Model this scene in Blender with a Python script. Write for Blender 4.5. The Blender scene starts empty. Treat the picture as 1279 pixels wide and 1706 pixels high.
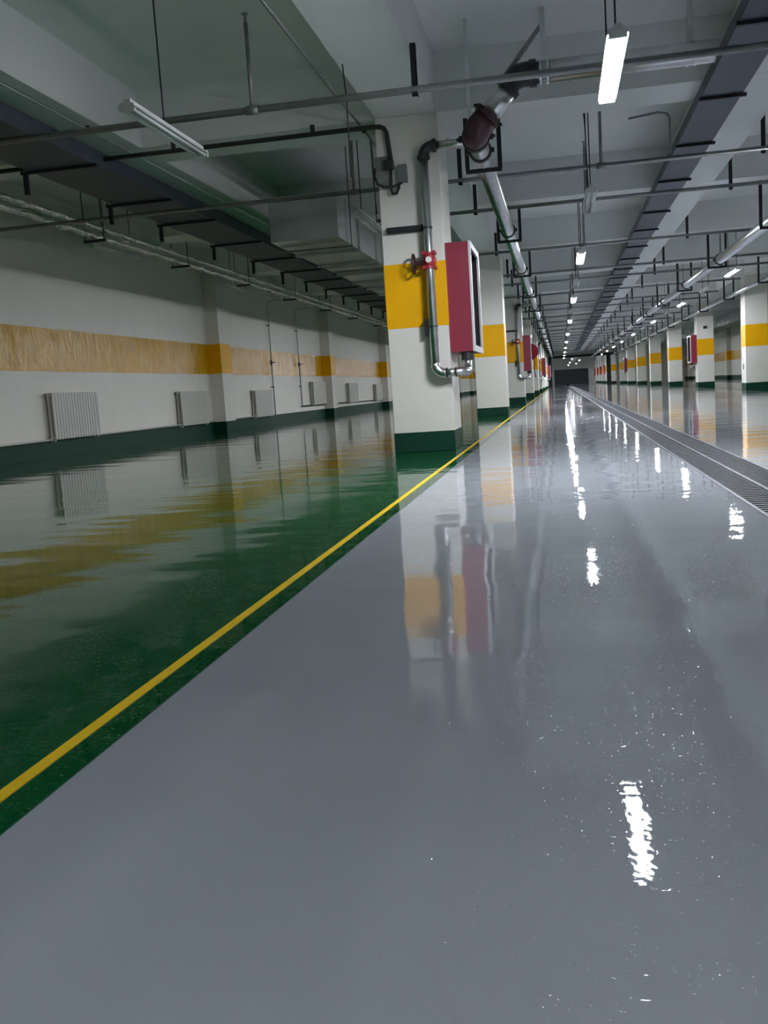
import bpy, math, random
from mathutils import Vector, Matrix
random.seed(7)
R = math.radians
sc = bpy.context.scene
col = sc.collection

# ------------------------------------------------------------------ camera
W_PX, H_PX, F_PX = 1279, 1706, 1580.8
CAM_H = 0.604
yaw, pitch, roll = R(10.9086), R(-7.1876), R(-3.7836)
_f = Vector((-math.sin(yaw), math.cos(yaw), 0)); _r = Vector((math.cos(yaw), math.sin(yaw), 0)); _u = Vector((0, 0, 1))
f2 = math.cos(pitch) * _f + math.sin(pitch) * _u
u2 = -math.sin(pitch) * _f + math.cos(pitch) * _u
r3 = math.cos(roll) * _r + math.sin(roll) * u2
u3 = -math.sin(roll) * _r + math.cos(roll) * u2
cd = bpy.data.cameras.new('camera'); cam = bpy.data.objects.new('camera', cd); col.objects.link(cam)
cd.sensor_fit = 'VERTICAL'; cd.sensor_height = 24.0; cd.lens = F_PX / H_PX * 24.0
cd.clip_start = 0.02; cd.clip_end = 400
cam.matrix_world = Matrix(((r3.x, u3.x, -f2.x, 0), (r3.y, u3.y, -f2.y, 0), (r3.z, u3.z, -f2.z, CAM_H), (0, 0, 0, 1)))
sc.camera = cam

# ------------------------------------------------------------------ light and exposure
world = bpy.data.worlds.new('world'); sc.world = world; world.use_nodes = True
world.node_tree.nodes['Background'].inputs[0].default_value = (0.0, 0.0, 0.0, 1)
world.node_tree.nodes['Background'].inputs[1].default_value = 0.0
TUBE_STRENGTH = 560.0
TUBE_COLOR = (0.90, 0.94, 1.0)
sc.view_settings.view_transform = 'Standard'; sc.view_settings.look = 'None'
sc.view_settings.exposure = 0.36; sc.view_settings.gamma = 1.0
sc.view_settings.use_curve_mapping = False
cy = sc.cycles
cy.max_bounces = 8; cy.diffuse_bounces = 5; cy.glossy_bounces = 4; cy.transmission_bounces = 4
cy.caustics_reflective = False; cy.caustics_refractive = False
cy.sample_clamp_indirect = 8.0

# ------------------------------------------------------------------ materials
def mat(name, color, rough=0.5, metal=0.0, var=0.06, scale=3.0, bump=0.0, bscale=40.0, spec=0.5, ior=1.45, stretch=(1, 1, 1), coat=0.0):
    m = bpy.data.materials.new(name); m.use_nodes = True
    nt = m.node_tree; b = nt.nodes['Principled BSDF']
    b.inputs['Roughness'].default_value = rough; b.inputs['Metallic'].default_value = metal
    b.inputs['IOR'].default_value = ior; b.inputs['Specular IOR Level'].default_value = spec
    b.inputs['Coat Weight'].default_value = coat
    tc = nt.nodes.new('ShaderNodeTexCoord'); mp = nt.nodes.new('ShaderNodeMapping')
    mp.inputs['Scale'].default_value = stretch
    geo = nt.nodes.new('ShaderNodeNewGeometry')
    nt.links.new(geo.outputs['Position'], mp.inputs['Vector'])
    n = nt.nodes.new('ShaderNodeTexNoise'); n.inputs['Scale'].default_value = scale; n.inputs['Detail'].default_value = 4
    nt.links.new(mp.outputs[0], n.inputs['Vector'])
    r = nt.nodes.new('ShaderNodeValToRGB')
    c = color
    r.color_ramp.elements[0].position = 0.25; r.color_ramp.elements[1].position = 0.75
    r.color_ramp.elements[0].color = (c[0] * (1 - var), c[1] * (1 - var), c[2] * (1 - var), 1)
    r.color_ramp.elements[1].color = (min(1, c[0] * (1 + var)), min(1, c[1] * (1 + var)), min(1, c[2] * (1 + var)), 1)
    nt.links.new(n.outputs['Fac'], r.inputs['Fac']); nt.links.new(r.outputs['Color'], b.inputs['Base Color'])
    if bump:
        n2 = nt.nodes.new('ShaderNodeTexNoise'); n2.inputs['Scale'].default_value = bscale; n2.inputs['Detail'].default_value = 3
        nt.links.new(mp.outputs[0], n2.inputs['Vector'])
        bp = nt.nodes.new('ShaderNodeBump'); bp.inputs['Strength'].default_value = 1.0; bp.inputs['Distance'].default_value = bump
        nt.links.new(n2.outputs['Fac'], bp.inputs['Height']); nt.links.new(bp.outputs[0], b.inputs['Normal'])
    return m

def emit(name, color, strength):
    m = bpy.data.materials.new(name); m.use_nodes = True
    nt = m.node_tree; nt.nodes.clear()
    o = nt.nodes.new('ShaderNodeOutputMaterial'); e = nt.nodes.new('ShaderNodeEmission')
    e.inputs[0].default_value = (*color, 1); e.inputs[1].default_value = strength
    nt.links.new(e.outputs[0], o.inputs[0])
    return m

def epoxy(name, color, var, wave=0.0055, peel=0.00010, rough=0.008, ior=1.58):
    """poured resin floor: self-levelling waves, fine orange peel, mirror gloss"""
    m = bpy.data.materials.new(name); m.use_nodes = True
    nt = m.node_tree; b = nt.nodes['Principled BSDF']
    b.inputs['Roughness'].default_value = rough; b.inputs['IOR'].default_value = ior
    geo = nt.nodes.new('ShaderNodeNewGeometry')
    def noise(scale, detail, st=(1, 1, 1)):
        mp = nt.nodes.new('ShaderNodeMapping'); mp.inputs['Scale'].default_value = st
        nt.links.new(geo.outputs['Position'], mp.inputs['Vector'])
        n = nt.nodes.new('ShaderNodeTexNoise'); n.inputs['Scale'].default_value = scale; n.inputs['Detail'].default_value = detail
        nt.links.new(mp.outputs[0], n.inputs['Vector']); return n
    n = noise(0.8, 3)
    r = nt.nodes.new('ShaderNodeValToRGB')
    r.color_ramp.elements[0].position = 0.3; r.color_ramp.elements[1].position = 0.7
    r.color_ramp.elements[0].color = tuple(x * (1 - var) for x in color) + (1,)
    r.color_ramp.elements[1].color = tuple(x * (1 + var) for x in color) + (1,)
    nt.links.new(n.outputs['Fac'], r.inputs['Fac']); nt.links.new(r.outputs['Color'], b.inputs['Base Color'])
    w = noise(1.5, 2.2, (0.7, 1.5, 1)); p = noise(85.0, 0.0)
    g = noise(150.0, 0.0); gr = nt.nodes.new('ShaderNodeMapRange'); gr.inputs[1].default_value = 0.73; gr.inputs[2].default_value = 0.85
    nt.links.new(g.outputs['Fac'], gr.inputs[0])
    b3 = nt.nodes.new('ShaderNodeBump'); b3.inputs['Distance'].default_value = 0.00035   # sparse dust grains under the gloss
    nt.links.new(gr.outputs[0], b3.inputs['Height'])
    b1 = nt.nodes.new('ShaderNodeBump'); b1.inputs['Distance'].default_value = wave
    b2 = nt.nodes.new('ShaderNodeBump'); b2.inputs['Distance'].default_value = peel
    nt.links.new(w.outputs['Fac'], b1.inputs['Height']); nt.links.new(p.outputs['Fac'], b2.inputs['Height'])
    nt.links.new(b1.outputs[0], b2.inputs['Normal']); nt.links.new(b2.outputs[0], b3.inputs['Normal']); nt.links.new(b3.outputs[0], b.inputs['Normal'])
    return m

M = {}
M['grey_floor'] = epoxy('grey_epoxy', (0.35, 0.372, 0.412), 0.05)
M['green_floor'] = epoxy('green_epoxy', (0.002, 0.075, 0.020), 0.06, ior=1.47)
M['line'] = mat('yellow_line_paint', (0.85, 0.56, 0.008), 0.4, var=0.08, scale=6, spec=0.3)
M['white'] = mat('white_wall_paint', (0.77, 0.74, 0.68), 0.5, var=0.03, scale=2, bump=0.0006, bscale=14)
M['ceiling'] = mat('ceiling_paint', (0.80, 0.81, 0.80), 0.7, var=0.06, scale=0.7)
M['yellow'] = mat('yellow_band_paint', (0.86, 0.43, 0.001), 0.42, var=0.04, scale=3, spec=0.3)
M['wall_yellow'] = mat('glossy_yellow_wall_paint', (0.60, 0.33, 0.008), 0.26, var=0.15, scale=4, bump=0.03, bscale=3.5, stretch=(1.6, 1.6, 0.8), spec=0.28)
M['green'] = mat('dark_green_skirting_paint', (0.006, 0.044, 0.026), 0.55, var=0.08, spec=0.2)
M['red'] = mat('red_enamel', (0.27, 0.030, 0.055), 0.35, var=0.05)
M['valve_red'] = mat('valve_red', (0.36, 0.025, 0.04), 0.4, var=0.1)
M['dark_red'] = mat('dark_red_coupling', (0.055, 0.022, 0.03), 0.42, var=0.15)
M['galv'] = mat('galvanised_steel', (0.66, 0.67, 0.68), 0.31, 1.0, var=0.12, scale=6)
M['galv_dull'] = mat('dull_galvanised_pipe', (0.26, 0.27, 0.27), 0.45, 0.7, var=0.12, scale=8)
M['duct'] = mat('galvanised_duct_sheet', (0.62, 0.64, 0.64), 0.26, 0.95, var=0.15, scale=2.5, bump=0.004, bscale=2.5)
M['tray'] = mat('dark_grey_tray_enamel', (0.085, 0.095, 0.12), 0.55, 0.1, var=0.1)
M['black'] = mat('black_angle_steel', (0.012, 0.012, 0.017), 0.5, 0.0, var=0.2)
M['fitting'] = mat('dark_iron_fitting', (0.035, 0.037, 0.037), 0.5, 0.3, var=0.2)
M['foil'] = mat('crumpled_foil', (0.88, 0.88, 0.86), 0.14, 1.0, var=0.1, scale=20, bump=0.02, bscale=24)
M['radiator'] = mat('radiator_enamel', (0.56, 0.545, 0.50), 0.4, var=0.03)
M['lamp_white'] = mat('lamp_housing_white', (0.72, 0.73, 0.72), 0.3, var=0.03)
M['tube_off'] = mat('unlit_tube_glass', (0.75, 0.78, 0.78), 0.12, var=0.02)
M['tube_on'] = emit('lit_tube', TUBE_COLOR, TUBE_STRENGTH)
M['grey_box'] = mat('grey_plastic_box', (0.16, 0.17, 0.17), 0.45, var=0.06)
M['plate'] = mat('bare_steel_plate', (0.34, 0.35, 0.35), 0.3, 0.7, var=0.3, scale=12)
M['frame_white'] = mat('aluminium_frame', (0.72, 0.70, 0.71), 0.35, 0.3, var=0.05)
M['dark'] = mat('dark_interior', (0.02, 0.018, 0.02), 0.6, var=0.1)
M['hose'] = mat('black_rubber_hose', (0.02, 0.02, 0.02), 0.5, var=0.1)
M['grate'] = mat('grate_steel', (0.075, 0.08, 0.095), 0.45, 0.4, var=0.2, scale=10)
M['rail'] = mat('stainless_rail', (0.30, 0.31, 0.34), 0.42, 0.8, var=0.45, scale=25, bump=0.002, bscale=60)
M['trench'] = mat('trench_concrete', (0.03, 0.03, 0.033), 0.8)
M['shutter'] = mat('dark_steel_gate', (0.035, 0.04, 0.045), 0.5, 0.2, var=0.1)
M['paper'] = mat('white_tag', (0.8, 0.8, 0.78), 0.5, var=0.02)

# ------------------------------------------------------------------ mesh helpers
class MB:
    def __init__(s): s.v = []; s.f = []
    def box(s, x0, x1, y0, y1, z0, z1):
        b = len(s.v)
        s.v += [(x0, y0, z0), (x1, y0, z0), (x1, y1, z0), (x0, y1, z0), (x0, y0, z1), (x1, y0, z1), (x1, y1, z1), (x0, y1, z1)]
        for q in ((0, 3, 2, 1), (4, 5, 6, 7), (0, 1, 5, 4), (1, 2, 6, 5), (2, 3, 7, 6), (3, 0, 4, 7)): s.f.append(tuple(b + i for i in q))
        return s
    def tube(s, pts, r, n=10, cap=True):
        """round tube along a list of points; r a number or one radius for each point"""
        pts = [Vector(p) for p in pts]; rs = r if isinstance(r, (list, tuple)) else [r] * len(pts)
        prev = None; b0 = len(s.v)
        for i, p in enumerate(pts):
            if i == 0: t = pts[1] - pts[0]
            elif i == len(pts) - 1: t = pts[-1] - pts[-2]
            else: t = (pts[i + 1] - p).normalized() + (p - pts[i - 1]).normalized()
            if t.length < 1e-9: t = pts[-1] - pts[0]
            t.normalize()
            if prev is None:
                a = Vector((0, 0, 1)) if abs(t.z) < 0.9 else Vector((1, 0, 0))
                u = t.cross(a).normalized()
            else:
                u = (prev - t * prev.dot(t)).normalized()
            prev = u; w = t.cross(u)
            for k in range(n):
                a = 2 * math.pi * k / n
                s.v.append(tuple(p + (u * math.cos(a) + w * math.sin(a)) * rs[i]))
        for i in range(len(pts) - 1):
            for k in range(n):
                a = b0 + i * n + k; c = b0 + i * n + (k + 1) % n
                s.f.append((a, c, c + n, a + n))
        if cap:
            s.f.append(tuple(b0 + k for k in reversed(range(n)))); e = b0 + (len(pts) - 1) * n
            s.f.append(tuple(e + k for k in range(n)))
        return s
    def prism(s, poly, axis, a0, a1):
        """extrude a 2-D polygon along an axis ('x': poly in y,z; 'y': poly in x,z)"""
        b = len(s.v); n = len(poly)
        for a in (a0, a1):
            for (p, q) in poly: s.v.append((a, p, q) if axis == 'x' else (p, a, q))
        for k in range(n):
            s.f.append((b + k, b + (k + 1) % n, b + n + (k + 1) % n, b + n + k))
        s.f.append(tuple(b + k for k in reversed(range(n)))); s.f.append(tuple(b + n + k for k in range(n)))
        return s
    def build(s, name, m, parent=None, smooth=False, bevel=0.0):
        me = bpy.data.meshes.new(name); me.from_pydata(s.v, [], s.f); me.materials.append(M[m])
        import bmesh
        bm = bmesh.new(); bm.from_mesh(me); bmesh.ops.recalc_face_normals(bm, faces=bm.faces)
        if bevel: bmesh.ops.bevel(bm, geom=list(bm.edges), offset=bevel, segments=2, affect='EDGES', profile=0.5)
        bm.to_mesh(me); bm.free()
        if smooth:
            for p in me.polygons: p.use_smooth = len(p.vertices) < 6
        return link(name, me, parent)

def link(name, me, parent=None, loc=None):
    o = bpy.data.objects.new(name, me); col.objects.link(o)
    if parent is not None: o.parent = parent
    if loc is not None: o.location = loc
    return o

def box(name, m, x0, x1, y0, y1, z0, z1, parent=None, bevel=0.0): return MB().box(x0, x1, y0, y1, z0, z1).build(name, m, parent, bevel=bevel)

def tag(o, label=None, cat=None, group=None, kind=None):
    if label: o['label'] = label
    if cat: o['category'] = cat
    if group: o['group'] = group
    if kind: o['kind'] = kind
    return o

def empty(name, loc, label, cat, group=None):
    o = bpy.data.objects.new(name, None); col.objects.link(o); o.location = loc; o.empty_display_size = 0.1
    return tag(o, label, cat, group)

def copy_tree(o, parent=None):
    c = o.copy(); col.objects.link(c); c.parent = parent
    for ch in list(o.children): copy_tree(ch, c)
    return c

def arc(c, p, q, n=6):
    """quarter bend with centre c from c+p to c+q"""
    c, p, q = Vector(c), Vector(p), Vector(q)
    return [c + p * math.cos(math.pi / 2 * i / n) + q * math.sin(math.pi / 2 * i / n) for i in range(n + 1)]

ORD = ['nearest', 'second', 'third', 'fourth', 'fifth', 'sixth', 'seventh', 'eighth', 'ninth', 'tenth', 'eleventh', 'twelfth', 'thirteenth',
       'fourteenth', 'fifteenth', 'sixteenth', 'seventeenth', 'eighteenth', 'nineteenth', 'twentieth', 'twenty-first', 'twenty-second', 'twenty-third', 'twenty-fourth', 'twenty-fifth', 'twenty-sixth', 'twenty-seventh', 'twenty-eighth', 'twenty-ninth', 'thirtieth']

# ------------------------------------------------------------------ the setting
Y1, S = 9.161, 9.521          # first column row and row spacing
XL0, XL1 = -1.61, -1.02       # left column row
XR0, XR1 = 5.11, 5.71         # right column row
CD = 0.67                     # column depth
ZB, ZS = 3.148, 3.68          # beam soffit, slab soffit
WL, WR = -7.05, 11.1          # side walls
YB, YG, YE = -13.0, 90.0, 150.0   # back wall, gate, far end
G0, G1 = 0.80, 1.19           # drain trench
GREEN_L, GREEN_R = -0.828, 4.9

def structure(o, label=None): o['kind'] = 'structure'; 
fl = MB().box(GREEN_L, G0, YB, YE, -0.25, 0).box(G1, GREEN_R, YB, YE, -0.25, 0).box(G0, G1, YB, YE, -0.25, -0.12).build('floor', 'grey_floor'); structure(fl)
o = box('floor_bay_left', 'green_floor', WL, GREEN_L, YB, YE, -0.25, 0.003); structure(o)
o = box('floor_bay_right', 'green_floor', GREEN_R, WR, YB, YE, -0.25, 0.003); structure(o)
o = box('floor_line', 'line', -0.920, -0.893, YB, YG, 0.003, 0.0045); structure(o)
box('trench_bed', 'trench', G0, G1, YB, YG, -0.12, -0.11, fl)

ce = box('ceiling', 'ceiling', WL, WR, YB, YE, ZS, ZS + 0.25); structure(ce)
beam_y = []
k = -4
while Y1 + k * S / 2 < YG - 1:
    y = Y1 + k * S / 2 + 0.03; beam_y.append(y + 0.31)
    box('beam', 'ceiling', WL, WR, y, y + 0.62, ZB, ZS, ce); k += 1
for x0, x1 in ((-4.57, -3.97), (XL0 + 0.01, XL1 - 0.01), (1.60, 2.16), (XR0, XR1), (8.1, 8.7)):
    box('beam', 'ceiling', x0, x1, YB, YE, ZB + 0.002, ZS, ce)

def wall(name, x, side):
    w = box(name, 'white', x - 0.25 if side < 0 else x, x if side < 0 else x + 0.25, YB, YE, 0, ZS); structure(w)
    s = -side
    def strip(nm, m, z0, z1, t, y0, y1, parent, xx=x):
        a, b = sorted((xx, xx + s * t)); return box(nm, m, a, b, y0, y1, z0, z1, parent)
    rows = [Y1 + j * S for j in range(-2, 10)]
    strip('yellow_band', 'wall_yellow', 1.2, 1.8, 0.004, YB, YE, w)
    for y in rows:
        a, b = sorted((x, x + s * 0.28))
        p = box('pilaster', 'white', a, b, y, y + 0.6, 0, ZB, w)
        a, b = sorted((x, x + s * 0.284)); box('yellow_band', 'yellow', a, b, y - 0.004, y + 0.604, 1.2, 1.8, p)
        a, b = sorted((x, x + s * 0.286)); box('skirting', 'green', a, b, y - 0.006, y + 0.606, 0.003, 0.22, p)
    bb = strip('baseboard_left' if side < 0 else 'baseboard_right', 'green', 0.003, 0.22, 0.012, YB, YE, None); structure(bb)
wall('wall_left', WL, -1); wall('wall_right', WR, 1)
o = box('wall_back', 'white', WL, WR, YB - 0.2, YB, 0, ZS); structure(o)
o = box('wall_far', 'white', WL, WR, YE, YE + 0.2, 0, ZS); structure(o)

# ------------------------------------------------------------------ columns
def column(x0, x1, y, label, group, dy=0.0, dg=0.0):
    t = empty('column', ((x0 + x1) / 2, y + CD / 2, 0.0), label, 'column', group)
    w = (x1 - x0) / 2; d = CD / 2
    box('shaft', 'white', -w, w, -d, d, 0.0, ZB, t, bevel=0.006)
    e = 0.003
    box('yellow_band', 'yellow', -w - e, w + e, -d - e, d + e, 1.197 + dy, 1.802 + dy, t, bevel=0.004)
    box('green_skirting', 'green', -w - e, w + e, -d - e, d + e, 0.003, 0.196 + dg, t, bevel=0.003)
    return t
lefts = ['thick white column carrying the large red hose cabinet', 'white column right behind the nearest one, without pipe or cabinet',
         'white column with a red cabinet and a swung-out hose reel']
for k in range(9):
    y = Y1 + k * S
    column(XL0, XL1, y, lefts[k] if k < 3 else f'white column beside the yellow line, {ORD[k]} in the left row', 'columns in the left row', -0.05 if k == 1 else 0, -0.03 if k == 1 else 0)
rl = {2: 'largest white column at the right edge, with a small switch', 3: 'white column with a dark red cabinet on its aisle side'}
for k in range(2, 9):
    column(XR0, XR1, Y1 + k * S, rl.get(k, f'white column beyond the drain, {ORD[k - 2]} in the right row'), 'columns in the right row')

# ------------------------------------------------------------------ floor drain with grating
dr = empty('floor_drain', ((G0 + G1) / 2, 0, -0.03), 'long double floor drain with steel grating running along the grey aisle', 'drain')
ox = (G0 + G1) / 2
for x0, x1 in ((G0, G0 + 0.016), (0.979, 0.999), (G1 - 0.016, G1)):
    box('rail', 'rail', x0 - ox, x1 - ox, YB, YG, -0.02, 0.034, dr)
def grate_mesh(w, L=1.0):
    mb = MB(); n = 15
    for i in range(n):
        y = (i + 0.2) * L / n; mb.box(-w / 2, w / 2, y, y + 0.036, 0.0, 0.025)
    for x in (-w / 2, w / 2 - 0.008): mb.box(x, x + 0.008, 0, L - 0.006, 0.002, 0.024)
    o = mb.build('grate_panel', 'grate', dr); me = o.data; bpy.data.objects.remove(o); return me
ga, gb = grate_mesh(0.160), grate_mesh(0.172)
for i in range(0, 42):
    link('grate_panel', ga, dr, (0.8975 - ox, i + 1.0, 0.003)); link('grate_panel', gb, dr, (1.0865 - ox, i + 1.0, 0.003))
far = MB()
for i in range(300):
    y = 43 + i * 0.155; far.box(0.817 - ox, 1.173 - ox, y, y + 0.07, 0.003, 0.028)
tag(far.build('grate_bars', 'grate', dr), kind='stuff')

# ------------------------------------------------------------------ lamps
def lamp(lit, single=False):
    t = empty('tube_lamp', (0, 0, 0), '', 'lamp')
    L = 0.65
    MB().prism([(-0.03, 0.03), (0.03, 0.03), (0.062, -0.002), (0.058, -0.004), (0.026, 0.022), (-0.026, 0.022), (-0.058, -0.004), (-0.062, -0.002)], 'y', -L, L).build('reflector', 'lamp_white', t)
    MB().box(-0.022, 0.022, -L + 0.02, L - 0.02, 0.03, 0.055).build('ballast_box', 'lamp_white', t)
    for x in ((0.0,) if single else (-0.028, 0.028)):
        MB().tube([(x, -L + 0.03, -0.004), (x, L - 0.03, -0.004)], 0.0135, 10).build('tube', 'tube_on' if lit else 'tube_off', t, smooth=True)
    for y in (-L + 0.005, L - 0.03):
        MB().box(-0.05, 0.05, y, y + 0.025, -0.022, 0.025).build('end_cap', 'lamp_white', t)
    return t
protos = {}
def place_lamp(x, y, z, lit, label, group, rods=True, rz=0.0, top=ZS, single=False):
    if (lit, single) not in protos:
        protos[lit, single] = o = lamp(lit, single)
    else: o = copy_tree(protos[lit, single])
    o.location = (x, y, z); o.rotation_euler.z = rz; tag(o, label, None, group)
    if rods:
        for ch in [c for c in o.children if c.name.startswith('hanging_rod')]: bpy.data.objects.remove(ch)
        for s in ((-0.05,) if rods == 'one' else (-0.45, 0.45)):
            MB().tube([(0, s, 0.05), (0, s, top - z)], 0.006, 5).build('hanging_rod', 'black', o)
    return o
lampspecs = []
ly = [6.3, 15.475, 23.35, 31.6, 40.4, 48.6, 57.2, 65.7, 74.2, 82.7]
for i, y in enumerate(ly):
    lampspecs.append((0.39, y, 2.47, True, 'large lit twin-tube lamp hanging over the near aisle' if i == 0 else f'lit tube lamp over the aisle centre, {ORD[i]} lit one along its row', 'lit lamps over the aisle'))
for i, y in enumerate((10.72, 19.58, 27.5, 36.0)):
    lampspecs.append((0.385, y, 2.47, False, f'unlit tube lamp between the lit aisle lamps, {ORD[i]} one', 'unlit lamps over the aisle'))
for i, y in enumerate((19.68, 27.55, 35.4, 44.8, 53.0, 61.3, 69.5, 78.0)):
    lampspecs.append((3.35, y, 2.45, True, f'lit tube lamp beside the right silver pipe, {ORD[i]} lit one', 'lit lamps on the right', True, 0.0, ZS, True))
for i, y in enumerate((23.25, 31.4, 40.0)):
    lampspecs.append((3.36, y, 2.45, False, f'unlit tube lamp among the right lamps, {ORD[i]} one', 'unlit lamps on the right'))
lampspecs.append((-2.60, 6.5, 2.48, False, 'unlit white twin-tube lamp hanging at the upper left', 'unlit lamps over the left bays', 'one'))
lampspecs.append((-2.035, 10.85, 2.5, False, 'unlit tube lamp beside the big galvanised duct, cut off by the near column', 'unlit lamps over the left bays'))
lampspecs.append((-6.3, 13.4, 2.9, False, 'dim unlit lamp under the foil pipes by the left wall, nearer one', 'unlit lamps by the left wall'))
lampspecs.append((-6.3, 18.8, 2.87, False, 'dim unlit lamp under the foil pipes by the left wall, farther one', 'unlit lamps by the left wall'))
for s in lampspecs: place_lamp(*s)
# the same lit row goes on behind the photographer
place_lamp(0.39, -2.5, 2.47, True, 'lit twin-tube lamp of the aisle row behind the photographer', 'lit lamps over the aisle')
for y, l in ((11.5, 'beyond the right edge of the view'),):
    place_lamp(3.35, y, 2.45, True, 'lit tube lamp of the right row ' + l, 'lit lamps on the right', True, 0.0, ZS, True)

# ------------------------------------------------------------------ hose cabinets and standpipes
def hydrant(x_face, sgn, y, label_c, label_p, main_x, full=True, reel=False, rear=False):
    """cabinet on the aisle face of a column; sgn=+1: aisle lies towards +x"""
    X = lambda v: sgn * v
    def bx(nm, m, x0, x1, y0, y1, z0, z1, p, bevel=0.0):
        a, b = sorted((X(x0), X(x1))); return box(nm, m, a, b, y0, y1, z0, z1, p, bevel)
    c = empty('hose_cabinet', (x_face, y, 0.94), label_c, 'cabinet', 'hose cabinets on the columns')
    D, L, H = 0.215, 0.95, 1.025
    sh = MB()
    for q in ((0.0, D, 0.0, 0.012, 0, H), (0.0, D, L - 0.012, L, 0, H), (0.0, D, 0.012, L - 0.012, 0, 0.012), (0.0, D, 0.012, L - 0.012, H - 0.012, H), (0.0, 0.008, 0.012, L - 0.012, 0.012, H - 0.012)):
        a, b = sorted((X(q[0]), X(q[1]))); sh.box(a, b, *q[2:])
    sh.build('body', 'red', c)
    fr = MB(); a, b = sorted((X(D), X(D + 0.022))); fw = 0.055
    fr.box(a, b, -0.004, fw, -0.004, H + 0.004); fr.box(a, b, L - fw, L + 0.004, -0.004, H + 0.004)
    fr.box(a, b, fw, L - fw, -0.004, fw); fr.box(a, b, fw, L - fw, H - fw, H + 0.004)
    fr.build('front_frame', 'frame_white', c)
    bx('inner_panel', 'dark', 0.009, 0.03, 0.013, L - 0.013, 0.013, H - 0.013, c)
    ln = MB()  # thin dark sheets added over the red inner sides, so the opening looks dark
    for q in ((0.03, D, L - 0.016, L - 0.0125, 0.013, H - 0.013), (0.03, D, 0.0125, 0.016, 0.013, H - 0.013), (0.03, D, 0.016, L - 0.016, 0.0125, 0.016), (0.03, D, 0.016, L - 0.016, H - 0.016, H - 0.0125)):
        a, b = sorted((X(q[0]), X(q[1]))); ln.box(a, b, *q[2:])
    ln.build('dark_sheets', 'dark', c)
    def disc(mb, cx, cyy, cz, rad, x0, x1, n=20, ax=(1, 0, 0)):
        A = Vector(ax).normalized(); C = Vector((cx, cyy, cz)); return mb.tube([C + A * x0, C + A * x1], rad, n)
    if not reel:
        h = MB(); pts = []
        for i in range(60):
            a = i * 0.42; pts.append((X(0.11 + 0.05 * math.sin(i * 0.11)), 0.47 + 0.27 * math.cos(a), 0.52 + 0.27 * math.sin(a)))
        h.tube(pts, 0.02, 6).build('hose', 'hose', c, smooth=True)
        bx('hose_valve', 'valve_red', 0.06, 0.16, 0.66, 0.76, 0.06, 0.2, c, 0.01)
    else:
        A = Vector((sgn * 0.45, 0.9, 0)).normalized()
        for nm, m, rad, x0, x1 in (('reel_disc', 'dark', 0.235, -0.055, -0.045), ('reel_drum', 'hose', 0.18, -0.045, 0.045), ('reel_disc', 'valve_red', 0.235, -0.09, -0.056)):
            mb = MB(); disc(mb, X(0.25), 0.22, 0.55, rad, x0, x1, 28, A); mb.build(nm, m, c, smooth=False)
        MB().tube([(X(0.30), 0.17, 0.36), (X(0.32), 0.14, 0.2), (X(0.29), 0.13, 0.05), (X(0.31), 0.12, -0.08), (X(0.33), 0.12, -0.2)], 0.014, 6).build('hose', 'hose', c, smooth=True)
        MB().tube([(X(0.06), 0.22, 0.55), (X(0.25), 0.22, 0.55)], 0.02, 8).build('swing_arm', 'valve_red', c)
    # standpipe: from the main pipe along the front of the column, down, and up into the cabinet
    px = x_face + X(-0.135); py = y - 0.165; zt = 2.82; zl = 0.748
    if rear: py = y - 0.045 + CD + 0.12
    p = empty('standpipe', (px, py, zl), label_p, 'pipe', 'standpipes on the columns')
    if rear: p.scale = (1, -1, 1)
    def T(q): return (X(q[0]), q[1], q[2] - zl)
    r = 0.040; e = 0.085
    MB().tube([T((0, 0, zl + e)), T((0, 0, zt - e))], r, 14).build('riser', 'galv', p, smooth=True)
    mx = X(main_x - px)
    MB().tube([T((e, 0, zt)), T((mx, 0, zt))], r * 0.95, 14).build('branch', 'galv', p, smooth=True)
    MB().tube([T((0, 0, zt - e - 0.02))] + [T(q) for q in arc((e, 0, zt - e), (-e, 0, 0), (0, 0, e))] + [T((e + 0.02, 0, zt))], r * 1.22, 14).build('elbow', 'fitting', p, smooth=True)
    for q in ((0, 0, zt - e - 0.03), ): MB().tube([T(q), T((0, 0, q[2] + 0.035))], r * 1.5, 14).build('collar', 'fitting', p)
    MB().tube([T((e, 0, zt)), T((e + 0.035, 0, zt))], r * 1.5, 14).build('collar', 'fitting', p)
    MB().tube([T((0, 0, zl + e))] + [T(q) for q in arc((e, 0, zl + e), (-e, 0, 0), (0, 0, -e))] + [T((e + 0.01, 0, zl))], r * 1.15, 14).build('elbow', 'galv', p, smooth=True)
    MB().tube([T((e, 0, zl)), T((0.20, 0, zl))], r * 0.95, 14).build('foot_pipe', 'galv', p, smooth=True)
    for a0, nm in ((0.10, 'clamp'), (0.185, 'clamp')): MB().tube([T((a0, 0, zl)), T((a0 + 0.012, 0, zl))], r * 1.12, 12).build('clamp', 'fitting', p)
    pts = [T((0.19, 0, zl))] + [T(q) for q in arc((0.20, e, zl), (0, -e, 0), (e, 0, 0))] + [T((0.285, 0.14, zl))] + [T((0.285, 0.21, zl + 0.03)), T((0.285, 0.24, zl + 0.08)), T((0.285, 0.24, 0.94))]
    MB().tube(pts, r * 1.1, 12).build('elbow', 'galv', p, smooth=True)
    MB().tube([T((0.285, 0.24, 0.86)), T((0.285, 0.24, 0.94))], r * 1.5, 12).build('collar', 'fitting', p)
    # valve
    zv = 1.795
    v = MB().tube([T((0, 0, zv - 0.075)), T((0, 0, zv - 0.04)), T((0, 0, zv)), T((0, 0, zv + 0.04)), T((0, 0, zv + 0.075))], [0.052, 0.056, 0.068, 0.056, 0.052], 14).build('valve', 'valve_red', p, smooth=True)
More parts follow.
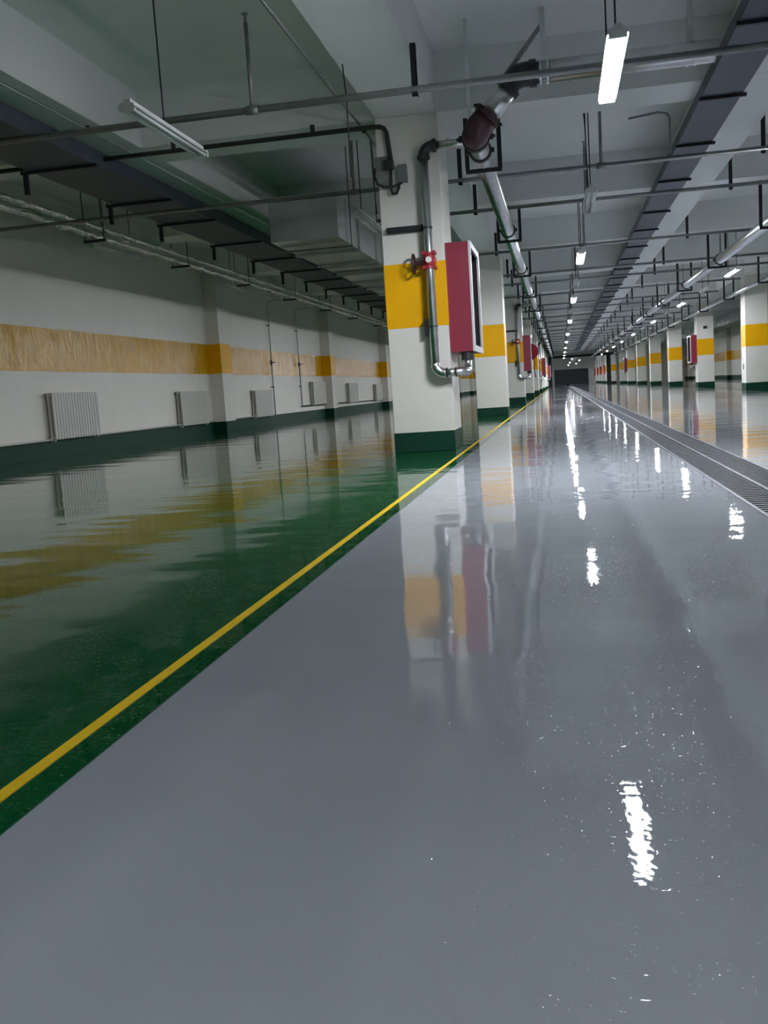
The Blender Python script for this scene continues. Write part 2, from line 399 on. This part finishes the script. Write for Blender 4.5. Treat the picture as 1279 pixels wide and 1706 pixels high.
    for dz in (-0.075, 0.057):
        fm = MB(); n = 6
        fm.tube([T((0, 0, zv + dz)), T((0, 0, zv + dz + 0.018))], 0.064, 14)
        for k in range(4):
            a = math.pi / 4 + k * math.pi / 2; fm.box(0.068 * math.cos(a) - 0.015, 0.068 * math.cos(a) + 0.015, 0.068 * math.sin(a) - 0.015, 0.068 * math.sin(a) + 0.015, zv + dz - 0.006 - zl, zv + dz + 0.024 - zl)
        fm.build('flange', 'valve_red', v)
    MB().tube([T((-0.05, 0, zv - 0.01)), T((-0.15, 0, zv - 0.02))], 0.022, 8).build('stem', 'dark_red', v)
    MB().tube([T((0, -0.06, zv + 0.0)), T((0, -0.078, zv + 0.0))], 0.028, 14).build('gauge', 'paper', v)
    ring = [T((-0.15, 0.085 * math.cos(2 * math.pi * i / 20), zv - 0.02 + 0.085 * math.sin(2 * math.pi * i / 20))) for i in range(21)]
    hw = MB().tube(ring, 0.012, 7, cap=False)
    for k in range(4):
        a = math.pi / 4 * (2 * k + 1); hw.tube([T((-0.15, 0, zv - 0.02)), T((-0.15, 0.085 * math.cos(a), zv - 0.02 + 0.085 * math.sin(a)))], 0.008, 5)
    hw.build('handwheel', 'dark_red', v)
    # brackets against the column
    yf = 0.119
    br = MB(); a, b = sorted((X(-0.40), X(-0.03))); br.box(a, b, 0.05, yf, 2.085 - zl, 2.09 - zl).box(a, b, yf - 0.008, yf, 2.085 - zl, 2.14 - zl).box(a, b, 0.05, 0.056, 2.085 - zl, 2.135 - zl)
    a, b = sorted((X(-0.09), X(0.0))); br.box(a, b, 0.035, yf, 2.095 - zl, 2.105 - zl)
    br.tube([T((0, 0, 2.085)), T((0, 0, 2.1))], 0.046, 12)
    br.build('bracket', 'black', p)
    br = MB(); a, b = sorted((X(-0.085), X(-0.05))); br.box(a, b, 0.01, yf, 1.11 - zl, 1.26 - zl); br.tube([T((0, 0, 1.18)), T((0, 0, 1.188))], 0.046, 12); br.build('bracket', 'black', p)
MAIN_X, MAIN_Z = -0.635, 2.75
for k in (0, 2, 5, 8):
    w = {0: 'large red hose cabinet with open white-framed front on the nearest column', 2: 'red hose cabinet with its round hose reel swung out, on the third column',
         5: 'small red hose cabinet far down the left row, behind the swung-out reel', 8: 'tiny red hose cabinet farthest down the left column row'}[k]
    q = {0: 'silver standpipe with a red wheel valve on the nearest column', 2: 'silver standpipe with a red valve on the third left column',
         5: 'thin far standpipe on the sixth left column', 8: 'thin far standpipe on the farthest left column'}[k]
    hydrant(XL1 + 0.003, 1, Y1 + k * S + 0.045, w, q, MAIN_X, reel=(k == 2))
hydrant(XR0 - 0.003, -1, Y1 + 3 * S + 0.045, 'dark red hose cabinet on the second column of the right row', 'silver standpipe behind the cabinet column in the right row', 4.75, rear=True)
hydrant(XR0 - 0.003, -1, Y1 + 7 * S + 0.045, 'tiny far red hose cabinet on a right row column', 'thin far standpipe on a right row column', 4.75, rear=True)

# ------------------------------------------------------------------ silver main pipes with hanger frames
def ring(mb, x, y, z, r, w=0.03, ax='y'):
    if ax == 'y': mb.tube([(x, y - w, z), (x, y + w, z)], r, 14)
    else: mb.tube([(x - w, y, z), (x + w, y, z)], r, 14)
def uframe(x, y, zb, w, top, label, group):
    t = empty('hanger_frame', (x, y, zb), label, 'pipe hanger', group)
    a = 0.038
    for s in (-1, 1):
        x0, x1 = sorted((s * w / 2, s * (w / 2 + a)))
        MB().box(x0, x1, -0.004, 0.004, 0, top - zb).box(s * (w / 2 + a) - 0.003, s * (w / 2 + a) + 0.003, -0.004, 0.034, 0, top - zb).build('leg', 'black', t)
    MB().box(-w / 2 - a, w / 2 + a, -0.004, 0.004, -0.036, 0.004).box(-w / 2 - a, w / 2 + a, -0.004, 0.04, -0.004, 0.004).build('cross_bar', 'black', t)
    return t
def main_pipe(x, z, r, y0, y1, label, frames, flabel, fgroup, couple=True):
    t = empty('main_pipe', (x, y0, z), label, 'pipe')
    MB().tube([(0, 0, 0), (0, y1 - y0, 0)], r, 18).build('pipe', 'galv', t, smooth=True)
    for i, y in enumerate(frames):
        if couple and y - y0 > 0.3:
            mb = MB(); ring(mb, 0, y - y0 - 0.35, 0, r * 1.25, 0.03); mb.box(-r * 1.5, r * 1.5, y - y0 - 0.37, y - y0 - 0.33, -0.02, 0.02); mb.build('coupling', 'fitting', t)
        uframe(x, y, z - r, 2 * r + 0.10, ZB, flabel.format(ORD[i]), fgroup)
    return t
byl = [y for y in beam_y if y > 9]
main_pipe(MAIN_X, MAIN_Z, 0.085, 8.62, YG, 'thick silver main pipe running along the left column row', byl, 'black U-shaped hanger under the left main pipe, {} along it', 'hangers of the left main pipe')
main_pipe(2.97, 2.61, 0.085, -3, YG, 'thick silver main pipe over the right side of the aisle', [y for y in beam_y if y > 13.5], 'black U-shaped hanger under the right main pipe, {} along it', 'hangers of the right main pipe')
main_pipe(4.75, 2.62, 0.055, -3, YG, 'slimmer silver pipe passing close to the right column row', [y for y in beam_y if y > 18], 'black U-shaped hanger beside the right columns, {} along the slim pipe', 'hangers of the slim right pipe', False)

# crossing main pipe with its elbows
t = empty('crossing_pipe', (MAIN_X, 8.5, MAIN_Z), 'thick silver pipe with dark red elbow crossing the aisle under the ceiling', 'pipe')
cz = 3.175 - MAIN_Z; cx = 0.385
MB().tube([(0.10, 0, 0.10), (cx - 0.03, 0, cz - 0.06)], 0.085, 18).build('slanting_pipe', 'galv', t, smooth=True)
MB().tube([(cx, 0, cz), (3.6, 0, cz)], 0.09, 18).build('pipe', 'galv', t, smooth=True)
el = MB().tube([(0, 0.19, 0), (0, 0.10, 0.0), (0.015, 0.03, 0.015), (0.05, 0, 0.05), (0.13, 0, 0.135)], [0.11, 0.112, 0.118, 0.115, 0.108], 18).build('elbow', 'dark_red', t, smooth=True)
fm = MB(); ring(fm, 0, 0.16, 0, 0.125, 0.025); fm.box(-0.15, 0.15, 0.14, 0.18, -0.025, 0.025); fm.build('clamp', 'fitting', el)
MB().tube([(0.105, 0, 0.11), (0.14, 0, 0.145)], 0.126, 18).build('clamp', 'dark_red', el)
for dx, dy, dz in ((-0.14, 0.16, 0.0), (0.14, 0.16, 0), (0.04, -0.02, 0.22), (0.21, -0.02, 0.04)):
    MB().tube([(dx - 0.03, dy, dz), (dx + 0.03, dy, dz)], 0.014, 6).build('bolt', 'fitting', el)
e2 = MB().tube([(cx - 0.085, 0, cz - 0.095), (cx - 0.04, 0, cz - 0.045), (cx, 0, cz - 0.008), (cx + 0.06, 0, cz), (cx + 0.12, 0, cz)], 0.10, 16).build('elbow', 'fitting', t, smooth=True)
fm = MB(); ring(fm, cx + 0.13, 0, cz, 0.112, 0.03, 'x'); fm.build('clamp', 'fitting', e2)
MB().tube([(cx - 0.07, 0, cz - 0.075), (cx - 0.10, 0, cz - 0.105)], 0.114, 16).build('clamp', 'fitting', e2)
for hx, hz in ((0.61, cz), (1.79, cz)):
    hm = MB().box(hx - 0.022, hx + 0.022, -0.02, -0.01, hz + 0.09, ZS - MAIN_Z).box(hx - 0.022, hx + 0.022, 0.01, 0.02, hz + 0.09, ZS - MAIN_Z)
    ring(hm, hx - 0.03, 0, hz, 0.097, 0.008, 'x'); ring(hm, hx + 0.03, 0, hz, 0.097, 0.008, 'x')
    hm.build('hanger', 'galv', t)
MB().box(-0.05, -0.02, -0.02, 0.015, 0.1, ZS - MAIN_Z).build('hanger', 'galv', t)
MB().tube([(0.61, 0.0, ZS - MAIN_Z - 0.12), (0.30, 0.1, cz + 0.06)], 0.02, 6).build('brace', 'galv_dull', t)

# ------------------------------------------------------------------ sprinkler pipes across the aisle
PZ = 2.87
def sprinkler(y, x0, x1, risers, hangers, label, r=0.024, hook=None):
    t = empty('sprinkler_pipe', (0, y, PZ), label, 'sprinkler pipe', 'sprinkler pipes across the ceiling')
    MB().tube([(x0, 0, 0), (x1, 0, 0)], r, 10).build('pipe', 'galv_dull', t, smooth=True)
    for x in risers:
        s = MB().tube([(x, 0, 0), (x, 0, ZS - PZ - 0.16)], 0.017, 8)
        s.tube([(x - 0.05, 0, 0), (x + 0.05, 0, 0)], r * 1.35, 8)
        s.tube([(x, 0, ZS - PZ - 0.16), (x, 0, ZS - PZ - 0.10), (x, 0, ZS - PZ - 0.095), (x, 0, ZS - PZ - 0.09)], [0.012, 0.012, 0.03, 0.03], 8)
        s.build('sprinkler', 'galv_dull', t, smooth=True)
    for x in hangers:
        MB().box(x - 0.022, x + 0.022, -0.004, 0.002, -0.05, ZB + 0.06 - PZ).box(x + 0.018, x + 0.022, -0.004, 0.04, -0.05, ZB + 0.06 - PZ).box(x - 0.022, x + 0.022, -0.03, 0.03, -0.034, -0.024).build('hanger', 'black', t)
    if hook:
        MB().tube([(hook, 0, 0), (hook, 0, 0.42), (hook - 0.03, 0, 0.46), (hook - 0.12, 0, 0.48), (hook - 0.42, 0, 0.45)], 0.012, 6).build('bent_branch', 'galv_dull', t, smooth=True)
    return t
HL, HR = XL1 + 0.025, 2.185
ps = [(7.52, WL, 4.6), (10.9, WL, 4.6), (12.85, -2.3, 4.6), (17.0, -2.3, 4.6), (20.7, -2.3, 4.6), (22.6, -2.3, 4.6), (25.9, -2.3, 4.6), (29.4, -2.3, 4.6), (31.5, -2.3, 4.6), (35.0, -2.3, 4.6)]
yy = 38.2
while yy < 84: ps.append((yy, -1.0, 4.6)); yy += 3.17
for i, (y, a, b) in enumerate(ps):
    lab = ['nearest grey sprinkler pipe, crossing the full width at the top', 'second grey sprinkler pipe, passing behind the nearest column'][i] if i < 2 else f'thin grey sprinkler pipe across the aisle, {ORD[i]} from the camera'
    ri = [-2.29] if i == 0 else ([-2.2, 0.53] if i == 1 else ([0.5, 3.6] if i % 2 else [0.42]))
    sprinkler(y, a, b, ri, ([HL] if i == 0 else [HL, HR]), lab, hook=1.25 if i == 1 else None, r=0.027 if i == 0 else 0.024)

# ------------------------------------------------------------------ cable trays, ducts and wall pipes
def tray(x0, x1, z0, z1, y0, y1, label, bar_ys, over=0.0, rods=True):
    t = empty('cable_tray', ((x0 + x1) / 2, y0, z0), label, 'cable tray')
    w = (x1 - x0) / 2; L = y1 - y0; h = z1 - z0
    MB().box(-w, w, 0, L, 0, 0.006).build('bottom', 'tray', t)
    for s in (-1, 1):
        a, b = sorted((s * w, s * (w - 0.006))); MB().box(a, b, 0, L, 0.006, h).build('side', 'tray', t)
    me = MB().box(-w - 0.02 - over, w + 0.03, -0.018, 0.018, -0.03, -0.001)
    o = me.build('support_bar', 'black', t); md = o.data; bpy.data.objects.remove(o)
    rm = MB().tube([(0, 0, -0.03), (0, 0, ZS - z0)], 0.006, 5).build('rod', 'black', t); rd = rm.data; bpy.data.objects.remove(rm)
    for y in bar_ys:
        link('support_bar', md, t, (0, y - y0, 0))
        if rods: link('rod', rd, t, (-w - 0.012 - over, y - y0, 0))
    return t
bars = [9.3 - 1.85 * i for i in range(4, 0, -1)] + [9.3, 11.06, 12.95, 15.25, 17.0, 19.03] + [19.03 + 1.85 * i for i in range(1, 34)]
tray(1.345, 1.70, 3.03, 3.14, 0.0, YG, 'dark cable tray with cross bars under the ceiling over the aisle', bars, rods=False)
lb = [10.67 - 1.8 * i for i in range(3, 0, -1)] + [10.67, 12.1, 14.05, 15.95, 17.7, 19.4] + [21.1 + 1.75 * i for i in range(0, 16)]
t = tray(-5.02, -4.33, 2.97, 3.12, 0.0, 60, 'wide dark cable tray high along the left wall bays', lb, over=0.06)
for i, y in enumerate(lb):
    MB().box(-0.40, -0.36, y - 0.02, y + 0.02, -0.22, 0.0).build('drop_angle', 'black', t)

def duct(x0, x1, z0, z1, y0, y1, label, step=1.2):
    t = empty('air_duct', ((x0 + x1) / 2, y0, z0), label, 'air duct')
    w = (x1 - x0) / 2; h = z1 - z0; y = 0
    while y < y1 - y0 - 0.1:
        MB().box(-w, w, y, min(y + step, y1 - y0), 0, h).build('section', 'duct', t)
        y += step
        fmb = MB().box(-w - 0.025, w + 0.025, y - 0.015, y + 0.015, -0.025, h + 0.02); fmb.build('flange', 'galv', t)
    y = 0.6
    while y < y1 - y0:
        MB().tube([(w + 0.03, y, -0.03), (w + 0.03, y, ZS - z0)], 0.006, 5).build('rod', 'black', t)
        MB().box(-w - 0.05, w + 0.05, y - 0.02, y + 0.02, -0.045, -0.025).build('support_bar', 'galv_dull', t); y += 2.4
    return t
duct(-3.40, -2.55, 2.5, 3.03, 11.5, 60, 'big rectangular galvanised air duct over the left bays behind the nearest column')
duct(7.4, 8.3, 2.62, 3.1, 30, 70, 'galvanised air duct over the right bays, seen between the right columns')

def foil(z, label):
    t = empty('foil_pipe', (-6.15, 0, z), label, 'pipe', 'foil-wrapped pipes on the left wall')
    pts = []; rs = []; y = 0.0; rnd = random.Random(int(z * 1000))
    while y < 58:
        pts.append((rnd.uniform(-.008, .008), y, rnd.uniform(-.010, .010))); rs.append(rnd.uniform(0.036, 0.052)); y += 0.12
    MB().tube(pts, rs, 9).build('wrapping', 'foil', t)
    return t
foil(3.095, 'upper of two crumpled silver foil-wrapped pipes along the left wall')
foil(2.975, 'lower of two crumpled silver foil-wrapped pipes along the left wall')
for i, y in enumerate((9.3, 12.4, 15.4, 18.6, 22.0, 25.5, 29, 33, 37, 41)):
    t = empty('pipe_bracket', (-6.15, y, 2.92), f'black bracket with rods holding the foil pipes, {ORD[i]} along the wall', 'bracket', 'brackets of the foil pipes')
    MB().box(-0.16, 0.16, -0.02, 0.02, -0.035, 0.0).build('bar', 'black', t)
    for x in (-0.14, 0.14): MB().tube([(x, 0, 0), (x, 0, ZS - 2.92)], 0.007, 5).build('rod', 'black', t)

def line(name, m, pts, r, label, cat, n=6, clips=()):
    p0 = Vector(pts[0]); t = empty(name, p0, label, cat)
    MB().tube([Vector(p) - p0 for p in pts], r, n).build('tube', m, t, smooth=True)
    for c in clips: MB().box(c[0] - p0.x - 0.02, c[0] - p0.x + 0.02, c[1] - p0.y - 0.012, c[1] - p0.y + 0.012, c[2] - p0.z - 0.02, ZB - p0.z).build('clip', 'fitting', t)
    return t
line('conduit', 'galv', [(-4.08, YB, 3.12), (-4.08, 60, 3.12)], 0.013, 'thin steel conduit along a ceiling beam at the upper left', 'conduit', clips=[(-4.08, 8.3, 3.12), (-4.08, 13.9, 3.12)])
line('conduit', 'galv_dull', [(-1.76, YB, 3.12), (-1.76, 60, 3.12)], 0.013, 'thin grey conduit beside the column row beam at the top', 'conduit', clips=[(-1.76, 9.4, 3.12)])
# black conduit to the boxes on the nearest column
yc = Y1 - 0.05
line('conduit', 'fitting', [(-5.6, yc, 3.064), (-1.66, yc, 3.064), (-1.56, yc, 3.06), (-1.515, yc, 3.04), (-1.495, yc, 3.0), (-1.47, yc, 2.75)], 0.022, 'black conduit under a ceiling beam bending down the nearest column', 'conduit', 10, clips=[(-2.2, yc, 3.064), (-3.6, yc, 3.064)])

# electric boxes on the nearest column
t = empty('junction_box', (-1.53, Y1, 2.64), 'open grey steel junction box with looped black cable on the nearest column', 'electric box')
bk = MB().box(-0.10, 0.05, -0.03, -0.001, 0.02, 0.155).build('back_plate', 'grey_box', t, bevel=0.004)
MB().prism([(-0.095, -0.001), (-0.095, 0.02), (0.045, 0.02), (0.03, -0.12), (-0.02, -0.14), (-0.06, -0.10)], 'y', -0.045, -0.031).build('lid', 'plate', t)
MB().box(-0.005, 0.085, -0.09, -0.03, 0.02, 0.11).build('plug', 'hose', t, bevel=0.01)
pts = [(0.06, -0.06, 0.10), (0.055, -0.06, -0.05), (0.05, -0.06, -0.15), (0.06, -0.07, -0.20), (0.10, -0.07, -0.20), (0.125, -0.07, -0.15), (0.12, -0.06, -0.11)]
MB().tube(pts, 0.014, 8).build('cable', 'hose', t, smooth=True)
MB().tube([(-0.10, -0.05, 0.05), (-0.105, -0.06, -0.02), (-0.075, -0.07, -0.10), (-0.02, -0.07, -0.13), (0.06, -0.06, -0.135), (0.14, -0.05, -0.11), (0.17, -0.05, -0.07)], 0.013, 8).build('cable', 'hose', t, smooth=True)
t = empty('switch_box', (-1.365, Y1, 2.615), 'small plain grey box beside the looped cable on the nearest column', 'electric box')
MB().box(-0.042, 0.04, -0.07, -0.001, -0.075, 0.08).build('case', 'grey_box', t, bevel=0.004)
MB().box(-0.044, 0.042, -0.078, -0.07, -0.077, 0.082).build('cover', 'grey_box', t, bevel=0.002)
t = empty('wall_switch', (XR0 - 0.003, Y1 + 2 * S + 0.33, 0.65), 'small grey switch low on the rightmost column', 'switch')
MB().box(-0.012, 0, -0.06, 0.06, -0.07, 0.07).build('plate', 'grey_box', t, bevel=0.003)
MB().box(-0.018, -0.012, -0.03, 0.03, -0.04, 0.04).build('rocker', 'plate', t)
t = empty('speaker_box', (5.40, Y1 + 3 * S - 0.003, 2.22), 'small black box high on the second right column', 'box')
MB().box(-0.06, 0.06, -0.05, 0.003, -0.05, 0.05).build('case', 'black', t, bevel=0.006)
MB().box(-0.04, 0.04, -0.054, -0.05, -0.03, 0.03).build('grille', 'dark', t)

# hanging wires
wires = [([(-1.56, 7.6, ZB), (-1.545, 7.6, 2.9), (-1.55, 7.6, 2.3)], 'thin black wire hanging in front of the nearest sprinkler pipe'),
         ([(-1.93, 10.6, ZS), (-1.92, 10.6, 3.0), (-1.90, 10.6, 2.55)], 'thin black wire hanging to the lamp beside the big duct'),
         ([(0.33, 10.45, ZS), (0.36, 10.45, 3.1), (0.37, 10.45, 2.56)], 'slack black wire feeding the unlit lamp over the aisle')]
for p, l in wires: line('wire', 'black', p, 0.005, l, 'wire', 5)

# ------------------------------------------------------------------ radiators and pipes on the left wall
def rad_mesh():
    mb = MB(); r = 0.018
    for x in (0.045, 0.105):
        mb.tube([(x, 0, 0.0), (x, 0, 1.0)], 0.02, 6)
    mb.box(0.03, 0.12, -0.03, 0.03, 0.0, 0.035).box(0.03, 0.12, -0.03, 0.03, 0.965, 1.0)
    mb.box(0.118, 0.127, -0.029, 0.029, 0.02, 0.98)
    o = mb.build('section', 'radiator'); me = o.data; bpy.data.objects.remove(o); return me
rm = rad_mesh()
rads = [(12.2, 13.54, .245, .895), (16.78, 18.15, .22, .865), (21.2, 22.54, .215, .845), (26.53, 28.0, .37, 1.036), (31.25, 32.68, .33, .98), (36.0, 37.28, .29, .93)]
rn = ['nearest pale grey radiator with wide ribbed face on the left wall', 'second radiator along the left wall, just before the first pilaster', 'third radiator, left of the thin wall pipe with valve',
      'fourth radiator, between the second wall pipe and the farther pilaster', 'fifth radiator along the left wall, beyond the second pilaster', 'farthest visible radiator, close to the nearest column edge']
for (y0, y1, z0, z1), l in zip(rads, rn):
    t = empty('radiator', (WL, y0, z0), l, 'radiator', 'radiators on the left wall')
    n = int((y1 - y0) / 0.075)
    for i in range(n):
        s = link('section', rm, t, (0, (i + 0.5) * (y1 - y0) / n, 0)); s.scale = (1, (y1 - y0) / n / 0.07, z1 - z0)
    for zz in (0.03, z1 - z0 - 0.03): MB().tube([(0.075, -0.03, zz), (0.075, y1 - y0 + 0.03, zz)], 0.02, 8).build('header', 'radiator', t)
    for q in (0.02, y1 - y0 - 0.05): MB().box(0.03, 0.10, q, q + 0.03, -0.03, 0.0).build('foot', 'radiator', t)
    for q in (0.3, y1 - y0 - 0.3): MB().tube([(0.0, q, 0.5), (0.05, q, 0.5)], 0.012, 6).build('wall_hook', 'radiator', t)
line('heating_pipe', 'radiator', [(WL + 0.06, 2.0, 0.245), (WL + 0.06, 18.6, 0.245)], 0.016, 'thin pale heating pipe low on the wall before the first pilaster', 'pipe')
line('heating_pipe', 'radiator', [(WL + 0.06, 19.35, 0.245), (WL + 0.06, 22.8, 0.245)], 0.016, 'thin pale heating pipe low on the wall after the first pilaster', 'pipe')
line('heating_pipe', 'fitting', [(WL + 0.06, 25.4, 0.37), (WL + 0.06, 40, 0.30)], 0.018, 'thin dark heating pipe low on the far left wall', 'pipe')
for y, z0, l in ((22.87, 0.22, 'nearer thin vertical pipe with a small valve on the left wall'), (25.42, 0.37, 'farther thin vertical pipe with a small valve on the left wall')):
    t = empty('wall_pipe', (WL + 0.06, y, z0), l, 'pipe', 'vertical pipes on the left wall')
    MB().tube([(0, 0, 0), (0, 0, 2.96 - z0), (0.2, 0, 3.0 - z0), (0.85, 0, 3.0 - z0)], 0.017, 8).build('tube', 'galv', t, smooth=True)
    v = MB().tube([(0, 0, 1.45 - z0), (0, 0, 1.56 - z0)], 0.03, 8).build('valve', 'fitting', t)
    MB().box(0.02, 0.10, -0.012, 0.012, 1.495 - z0, 1.515 - z0).build('lever', 'fitting', v)
    for zz in (0.9, 2.4): MB().box(-0.06, 0.022, -0.022, 0.022, zz - z0, zz + 0.02 - z0).build('clip', 'fitting', t)

# ------------------------------------------------------------------ far end: gate and the hall beyond it
g = empty('gate_frame', (1.7, YG, 0), 'dark steel gate frame spanning the far end of the aisle', 'gate')
MB().box(-2.7, 3.2, -0.15, 0.15, 2.62, 2.84).build('header', 'shutter', g)
MB().box(2.52, 2.90, -0.15, 0.15, 0, 2.62).build('post', 'shutter', g)
MB().box(-2.7, -2.4, -0.15, 0.15, 0, 2.62).build('post', 'shutter', g)
o = MB().box(-1.0, WR, YG + 0.16, YG + 0.3, 2.84, ZS).box(WL, -1.0, YG + 0.16, YG + 0.3, 0.003, ZS).box(6.4, WR, YG + 0.16, YG + 0.3, 0.003, 2.84).build('wall_gate', 'white'); structure(o)
g = empty('far_shutter', (1.6, 140, 0), 'dark closed shutter door at the very end of the hall', 'shutter door')
for i in range(8): MB().box(-2.4, 2.4, -0.05, 0.05, 0.02 + i * 0.26, 0.27 + i * 0.26).build('slat', 'shutter', g)
o = MB().box(WL, -0.8, 140, 140.3, 0.003, ZS).box(4.0, WR, 140, 140.3, 0.003, ZS).box(-0.8, 4.0, 140, 140.3, 2.12, ZS).build('wall_end', 'white'); structure(o)
for i, y in enumerate((94, 104, 114, 124, 133)):
    place_lamp(1.2 + 0.9 * (i % 2), y, 2.6, True, f'tiny lit lamp in the hall beyond the gate, {ORD[i]} from it', 'lit lamps beyond the gate')
for i, y in enumerate((96, 105.5, 115, 124.5, 134)):
    column(XR0 - 0.3, XR1 - 0.3, y, f'tiny white column beyond the gate on the right, {ORD[i]} from it', 'columns beyond the gate')
    c = empty('hose_cabinet', (XR0 - 0.303, y + 0.1, 0.94), f'tiny red cabinet on a column beyond the gate, {ORD[i]} from it', 'cabinet', 'cabinets beyond the gate')
    MB().box(-0.21, 0, -0.02, 0.5, 0, 1.0).build('body', 'red', c); MB().box(-0.235, -0.21, -0.02, 0.5, 0, 1.0).build('front_frame', 'frame_white', c)
